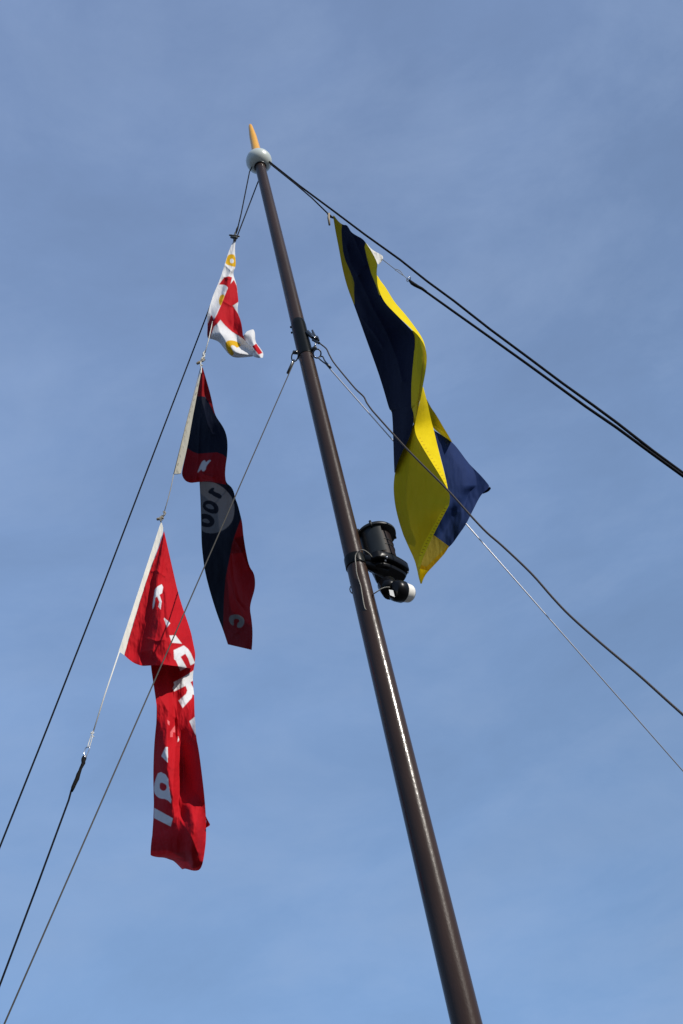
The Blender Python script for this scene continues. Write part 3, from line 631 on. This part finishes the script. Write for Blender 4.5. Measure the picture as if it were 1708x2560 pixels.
# ------------------------------------------------------------------ flag: small red and white, top of the left line
sml = empty('signal_flag', at(588, 600, 5.0), 'small red and white flag with yellow letters, topmost on the left line', 'flag', 'flags on the left line')
GR = (.42, .42, .44)
P1 = [(sm(pts('R2', [(425, 925), (500, 825), (570, 808), (622, 825), (598, 925), (650, 862), (695, 960), (712, 1090), (728, 1200), (632, 1262), (705, 1370), (750, 1470), (790, 1620), (800, 1750), (835, 1812), (780, 1765), (620, 1665), (520, 1575), (440, 1482), (395, 1540), (340, 1590), (300, 1700), (268, 1790), (215, 1770), (238, 1545), (245, 1480), (290, 1430)]), 0), RED),
      (pts('R2', [(415, 935), (500, 940), (540, 960), (557, 990), (520, 1080), (470, 1200), (430, 1300), (385, 1400), (340, 1480), (310, 1412), (225, 1425), (285, 1230), (330, 1080)]), WHITE),
      (pts('R2', [(225, 1425), (290, 1425), (250, 1540), (228, 1480)]), GR),
      (pts('R2', [(290, 1430), (320, 1440), (335, 1500), (300, 1640), (268, 1775), (230, 1760), (245, 1550)]), (.16, .01, .016)),
      (sm(pts('R2', [(555, 482), (610, 462), (668, 480), (690, 660), (650, 665), (515, 622), (530, 560)])), GOLD),
      (sm(pts('R2', [(590, 545), (625, 532), (650, 560), (645, 600), (610, 610), (588, 590)]), 2), WHITE),
      (sm(pts('R2', [(420, 1150), (445, 1098), (480, 1085), (510, 1105), (480, 1180), (440, 1280), (415, 1210)]), 1), GOLD),
      (sm(pts('R2', [(512, 1845), (540, 1810), (590, 1795), (680, 1810), (770, 1868), (700, 1922), (660, 1882), (622, 1872), (600, 1890), (625, 1950), (652, 1995), (640, 2030), (605, 2035), (545, 1965)])), GOLD),
      (pts('R2', [(932, 1893), (995, 1848), (1092, 1993), (1032, 2022)]), RED),
      (pts('R2', [(750, 1990), (860, 1975), (780, 2030)]), WHITE),
      (pts('R2', [(945, 1935), (1040, 2025), (1075, 2075), (1030, 2070), (950, 1985)]), GR)]  # greyish strip of shade painted on the white cloth
c1 = Cloth(5.0, WHITE, P1, 5)
c1.sheet(pts('R2', [(640, 262), (600, 350), (560, 450), (515, 600), (430, 870), (335, 1080), (285, 1240), (232, 1420), (245, 1550), (232, 1755), (270, 1772), (330, 1785), (420, 1820), (500, 1930), (575, 2020), (640, 2062), (740, 2070), (940, 2050)]),
         pts('R2', [(676, 262), (665, 360), (668, 470), (685, 645), (632, 760), (665, 860), (700, 970), (708, 1090), (722, 1200), (700, 1340), (750, 1470), (778, 1600), (790, 1740), (835, 1810), (900, 1880), (950, 1940), (955, 2000)]),
         [(0, [(0, 0), (.4, 0), (.7, 0), (1, 0)]), (.2, [(0, 0), (.4, 2), (.7, 2), (1, 8)]), (.38, [(0, 0), (.35, 4), (.6, 0), (1, 12)]), (.6, [(0, 0), (.3, -8), (.65, 2), (1, 4)]), (.8, [(0, 6), (.3, -4), (.7, 6), (1, -2)]), (1, [(0, 20), (.3, 8), (.6, 6), (1, 4)])], wr=.7, wscale=20, amp=1.9, crease=[(pts('R2', [(395, 1540), (440, 1680), (530, 1840), (600, 1980)]), 5, 4), (pts('R2', [(430, 1470), (600, 1640), (790, 1760), (940, 1930)]), 4, 5), (pts('R2', [(500, 1080), (430, 1280), (350, 1450)]), 5, 4), (pts('R2', [(500, 820), (600, 850), (700, 1000)]), 4, 4), (pts('R2', [(480, 1190), (600, 1260), (700, 1210)]), 4, 4), (pts('R2', [(520, 640), (620, 740), (660, 700)]), 4, 4), (pts('R2', [(640, 1300), (650, 1500), (640, 1640)]), -5, 5), (pts('R2', [(300, 1100), (260, 1380)]), 3, 3)])
c1.sheet(pts('R2', [(785, 1745), (800, 1775), (835, 1805), (900, 1880), (945, 1935), (950, 2000), (940, 2050), (1030, 2072)]),
         pts('R2', [(850, 1660), (945, 1622), (965, 1650), (978, 1700), (978, 1820), (1050, 1910), (1108, 1995), (1098, 2065)]),
         [(0, [(0, 8), (.5, 2), (1, 6)]), (.4, [(0, 8), (.5, 2), (1, 16)]), (1, [(0, 6), (.5, -2), (1, 6)])], wr=.4, wscale=22)
c1.build('cloth', m_cloth, sml)
tg = MB(); q = [at(*p, 4.98) for p in pts('R2', [(578, 172), (735, 192)])]; tg.tube([q[0]+(q[1]-q[0])*k/6 for k in range(7)], [.006, .0085, .0075, .010, .0075, .0085, .006], 12)
q = [at(*p, 4.98) for p in pts('R2', [(600, 205), (705, 215)])]; tg.tube([q[0]+(q[1]-q[0])*k/4 for k in range(5)], [.008, .011, .0125, .011, .008], 12)
q = [at(*p, 4.985) for p in pts('R2', [(675, 130), (660, 215), (650, 262)])]; tg.tube(q, [.008, .011, .006], 12)
tg.build('toggle', m_darkwood, sml)
lash = MB(); kp = pts('R2', [(205, 1975), (170, 2000), (205, 2010), (165, 2030), (200, 2045)])
lash.tube(spline([at(*p, 4.985-.004*(i % 2)) for i, p in enumerate(kp)], 4), .004, 8); lash.build('lashing', m_cord, sml)

# ------------------------------------------------------------------ flag: yellow and blue, right of the pole
big = empty('signal_flag', at(832, 545, 4.98), 'large twisted navy blue and yellow flag hanging right of the pole', 'flag')
c4 = Cloth(4.97, NAVY_SHADE, [], 6)
T4 = (545, .30)
DKN = NAVY_SHADE; YEL_SHADE = (0.52, 0.40, 0.009)  # second tone is the flag's yellow darkened to carry shade
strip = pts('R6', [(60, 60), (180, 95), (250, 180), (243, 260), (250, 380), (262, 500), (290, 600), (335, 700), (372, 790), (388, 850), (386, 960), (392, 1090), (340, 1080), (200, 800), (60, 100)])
yel_shade1 = pts('R6', [(520, 380), (505, 440), (540, 600), (580, 740), (640, 885), (672, 985), (760, 985), (700, 600), (600, 420)])
c4.paints = [(strip, (.30, .23, .008)), (yel_shade1, YEL_SHADE)]  # hoist strip and edge are yellow cloth, painted in shaded tones
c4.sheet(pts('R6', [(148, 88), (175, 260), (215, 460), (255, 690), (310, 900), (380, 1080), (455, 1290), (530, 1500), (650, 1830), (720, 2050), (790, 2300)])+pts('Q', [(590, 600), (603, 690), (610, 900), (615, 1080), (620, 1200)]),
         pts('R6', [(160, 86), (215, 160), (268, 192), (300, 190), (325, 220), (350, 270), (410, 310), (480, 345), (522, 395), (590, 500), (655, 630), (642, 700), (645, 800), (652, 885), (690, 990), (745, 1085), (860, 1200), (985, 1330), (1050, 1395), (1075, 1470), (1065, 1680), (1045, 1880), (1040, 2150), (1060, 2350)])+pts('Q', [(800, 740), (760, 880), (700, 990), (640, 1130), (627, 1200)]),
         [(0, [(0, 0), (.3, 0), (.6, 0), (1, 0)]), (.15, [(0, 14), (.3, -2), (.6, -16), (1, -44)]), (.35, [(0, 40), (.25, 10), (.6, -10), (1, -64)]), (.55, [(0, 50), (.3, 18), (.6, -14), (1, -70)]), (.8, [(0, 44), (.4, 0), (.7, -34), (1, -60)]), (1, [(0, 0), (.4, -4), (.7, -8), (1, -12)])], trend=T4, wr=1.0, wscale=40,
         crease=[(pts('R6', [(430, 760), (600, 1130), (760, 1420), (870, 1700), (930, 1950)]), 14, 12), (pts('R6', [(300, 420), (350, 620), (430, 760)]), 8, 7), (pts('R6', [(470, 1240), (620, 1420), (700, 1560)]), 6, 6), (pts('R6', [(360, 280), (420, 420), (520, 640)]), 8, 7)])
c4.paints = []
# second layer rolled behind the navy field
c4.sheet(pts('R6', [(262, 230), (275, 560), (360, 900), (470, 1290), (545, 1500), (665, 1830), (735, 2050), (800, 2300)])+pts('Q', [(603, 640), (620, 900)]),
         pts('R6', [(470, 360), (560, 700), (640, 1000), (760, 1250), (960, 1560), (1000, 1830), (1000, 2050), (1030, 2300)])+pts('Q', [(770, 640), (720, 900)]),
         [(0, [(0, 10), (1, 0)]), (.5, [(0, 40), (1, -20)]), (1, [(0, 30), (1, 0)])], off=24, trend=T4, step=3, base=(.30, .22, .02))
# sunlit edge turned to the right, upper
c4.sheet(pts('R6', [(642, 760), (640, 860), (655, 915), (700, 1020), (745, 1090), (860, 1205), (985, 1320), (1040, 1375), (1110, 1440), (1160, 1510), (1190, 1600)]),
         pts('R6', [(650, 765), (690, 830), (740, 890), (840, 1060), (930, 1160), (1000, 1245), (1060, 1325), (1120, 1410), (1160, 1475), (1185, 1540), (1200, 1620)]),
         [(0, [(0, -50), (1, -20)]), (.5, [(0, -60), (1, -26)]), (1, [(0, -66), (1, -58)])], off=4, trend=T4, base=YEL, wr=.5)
# shaded yellow band, its shade put into the dye
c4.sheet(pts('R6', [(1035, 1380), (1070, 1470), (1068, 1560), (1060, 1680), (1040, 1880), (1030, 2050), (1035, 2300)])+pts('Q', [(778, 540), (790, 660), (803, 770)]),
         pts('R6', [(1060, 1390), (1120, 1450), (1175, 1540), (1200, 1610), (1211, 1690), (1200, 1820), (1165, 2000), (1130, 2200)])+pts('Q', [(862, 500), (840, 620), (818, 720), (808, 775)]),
         [(0, [(0, -64), (.7, -66), (1, -68)]), (.4, [(0, -68), (.75, -96), (1, -100)]), (.8, [(0, -56), (.7, -80), (1, -84)]), (1, [(0, -40), (.7, -42), (1, -44)])], off=-3, trend=T4, base=YEL_SHADE, wr=.5,
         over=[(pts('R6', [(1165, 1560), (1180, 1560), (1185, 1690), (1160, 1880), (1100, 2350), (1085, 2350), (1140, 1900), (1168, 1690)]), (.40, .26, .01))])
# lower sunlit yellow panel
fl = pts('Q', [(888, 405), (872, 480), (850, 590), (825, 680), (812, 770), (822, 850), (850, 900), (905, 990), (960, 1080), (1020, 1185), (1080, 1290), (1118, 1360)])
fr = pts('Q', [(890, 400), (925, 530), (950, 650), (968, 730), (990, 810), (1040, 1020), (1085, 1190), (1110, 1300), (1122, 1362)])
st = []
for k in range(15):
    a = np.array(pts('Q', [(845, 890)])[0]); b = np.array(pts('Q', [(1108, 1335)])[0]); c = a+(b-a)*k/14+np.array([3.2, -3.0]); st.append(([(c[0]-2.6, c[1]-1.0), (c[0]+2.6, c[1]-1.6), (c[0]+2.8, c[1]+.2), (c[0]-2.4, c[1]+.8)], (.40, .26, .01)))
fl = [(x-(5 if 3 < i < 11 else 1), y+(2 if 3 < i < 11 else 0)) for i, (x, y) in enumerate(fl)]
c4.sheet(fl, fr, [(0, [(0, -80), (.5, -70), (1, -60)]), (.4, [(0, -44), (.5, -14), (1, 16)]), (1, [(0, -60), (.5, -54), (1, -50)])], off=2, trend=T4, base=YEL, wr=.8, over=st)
# strip beyond it, yellow dye darkened to stand for shade
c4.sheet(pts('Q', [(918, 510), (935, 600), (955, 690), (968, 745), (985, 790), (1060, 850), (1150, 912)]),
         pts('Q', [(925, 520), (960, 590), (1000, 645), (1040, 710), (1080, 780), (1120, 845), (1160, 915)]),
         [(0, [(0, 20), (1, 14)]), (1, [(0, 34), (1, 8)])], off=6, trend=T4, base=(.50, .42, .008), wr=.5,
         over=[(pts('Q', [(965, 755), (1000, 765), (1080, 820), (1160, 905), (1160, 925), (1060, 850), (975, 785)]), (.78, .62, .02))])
# big yellow panel, shade painted in with the darker yellow
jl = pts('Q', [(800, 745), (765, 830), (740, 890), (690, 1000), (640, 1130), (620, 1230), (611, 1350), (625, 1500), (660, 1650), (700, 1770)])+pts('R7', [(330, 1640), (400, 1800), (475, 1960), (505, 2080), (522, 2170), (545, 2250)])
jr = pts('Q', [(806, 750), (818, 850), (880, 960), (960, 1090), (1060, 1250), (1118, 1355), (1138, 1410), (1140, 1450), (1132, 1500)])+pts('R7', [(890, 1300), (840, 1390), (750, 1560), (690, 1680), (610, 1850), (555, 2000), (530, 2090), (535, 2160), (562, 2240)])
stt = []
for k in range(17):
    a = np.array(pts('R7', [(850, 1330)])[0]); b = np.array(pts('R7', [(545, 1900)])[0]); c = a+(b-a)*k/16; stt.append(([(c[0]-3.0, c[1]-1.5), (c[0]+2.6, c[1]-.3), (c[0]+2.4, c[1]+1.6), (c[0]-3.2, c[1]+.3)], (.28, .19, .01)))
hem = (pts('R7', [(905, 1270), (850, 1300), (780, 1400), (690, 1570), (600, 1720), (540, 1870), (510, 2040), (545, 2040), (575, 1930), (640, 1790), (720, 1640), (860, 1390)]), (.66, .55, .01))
c4.sheet(jl, jr, [(0, [(0, -40), (.5, -42), (1, -46)]), (.25, [(0, 0), (.5, -44), (1, -90)]), (.5, [(0, 10), (.5, -60), (1, -124)]), (.62, [(0, 10), (.5, -50), (1, -84)]), (.85, [(0, 10), (.5, -12), (1, -30)]), (1, [(0, 4), (.5, 2), (1, 0)])], off=-2, trend=T4, base=YEL_SHADE, wr=1.0, wscale=40, over=[hem]+stt)
# lit blue panel, its sunlight put into a lighter blue
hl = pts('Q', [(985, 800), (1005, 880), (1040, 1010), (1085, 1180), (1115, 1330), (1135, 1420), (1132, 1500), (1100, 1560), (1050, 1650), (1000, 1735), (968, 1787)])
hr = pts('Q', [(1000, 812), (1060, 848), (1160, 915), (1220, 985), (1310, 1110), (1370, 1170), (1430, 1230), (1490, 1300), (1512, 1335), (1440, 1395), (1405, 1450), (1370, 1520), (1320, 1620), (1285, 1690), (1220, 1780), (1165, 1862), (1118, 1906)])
BLU_LIT = (.014, .030, .105)  # same cloth as the navy field, coloured as sunlit
c4.sheet(hl, hr, [(0, [(0, 20), (.5, 20), (1, 22)]), (.3, [(0, 14), (.5, 24), (1, 46)]), (.6, [(0, 10), (.35, 18), (.6, 40), (1, 62)]), (.8, [(0, 6), (.4, 30), (.75, 22), (1, 34)]), (1, [(0, 16), (.5, 24), (1, 30)])], off=4, trend=T4, base=BLU_LIT, wr=1.4, wscale=44,
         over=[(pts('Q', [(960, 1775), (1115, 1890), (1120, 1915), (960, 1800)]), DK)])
c4.sheet(pts('Q', [(1512, 1330), (1470, 1362), (1440, 1395)]), pts('Q', [(1522, 1350), (1500, 1378), (1448, 1398)]), [(0, [(0, 62), (1, 60)]), (1, [(0, 62), (1, 72)])], off=4, trend=T4, base=DK, wr=0)  # underside of the blue tip, its shade painted near-black
# foot flap: shade and brighter rim painted into its yellow
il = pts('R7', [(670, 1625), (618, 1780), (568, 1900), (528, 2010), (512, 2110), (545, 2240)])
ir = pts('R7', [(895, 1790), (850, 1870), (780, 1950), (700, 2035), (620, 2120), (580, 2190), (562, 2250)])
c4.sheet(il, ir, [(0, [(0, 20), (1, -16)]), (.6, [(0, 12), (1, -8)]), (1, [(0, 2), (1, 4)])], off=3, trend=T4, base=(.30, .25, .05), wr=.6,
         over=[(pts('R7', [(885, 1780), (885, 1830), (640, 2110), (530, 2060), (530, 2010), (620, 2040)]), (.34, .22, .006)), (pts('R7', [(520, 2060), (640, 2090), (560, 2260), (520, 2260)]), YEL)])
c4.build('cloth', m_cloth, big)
# white canvas heading corner
hc = Cloth(4.97, (.62, .61, .58), [], 8)
hc.sheet(pts('R6', [(522, 395), (555, 445), (590, 520), (610, 570), (635, 600), (655, 635)]), pts('R6', [(526, 396), (575, 460), (630, 495), (700, 530), (718, 560), (700, 600), (672, 635)]), [(0, [(0, -20), (1, -20)]), (1, [(0, -26), (1, -12)])], trend=T4, off=-3, wr=1.5, wscale=12)
hc.sheet(pts('R6', [(555, 535), (575, 570), (600, 602)]), pts('R6', [(590, 532), (625, 560), (650, 602)]), [(0, [(0, -34), (1, -24)]), (1, [(0, -34), (1, -26)])], trend=T4, off=-3, wr=.5)
hc.build('heading', m_canvas, big)
tg = MB(); q = pts('R6', [(103, 65), (98, 110), (108, 190)]); tg.tube([at(*p, 4.955) for p in q], [.010, .0105, .008], 12)
tg.build('toggle', m_wood, big)
lt = MB(); lt.tube([at(*p, 4.96) for p in pts('R6', [(85, 62), (110, 90), (150, 112)])], [.006, .012, .007], 10)
lt.build('lashing', m_splice, big)
fc = MB(); fc.tube([at(*p, q_) for p, q_ in zip(pts('R6', [(705, 580), (845, 690)]), (5.0, 5.11))], .0026, 8)
fc.tube(spline([at(*p, 5.11) for p in pts('R6', [(845, 690), (875, 695), (910, 715), (940, 760), (915, 745), (875, 715), (848, 700)])], 4), .0024, 8)
fc.tube([at(*p, 5.16) for p in pts('R6', [(930, 750), (1000, 812)])], .0022, 8)
ofc = fc.build('cord', m_greycord); tag(ofc, 'thin knotted grey cord from the blue flag to the shackle on the right', 'cord')
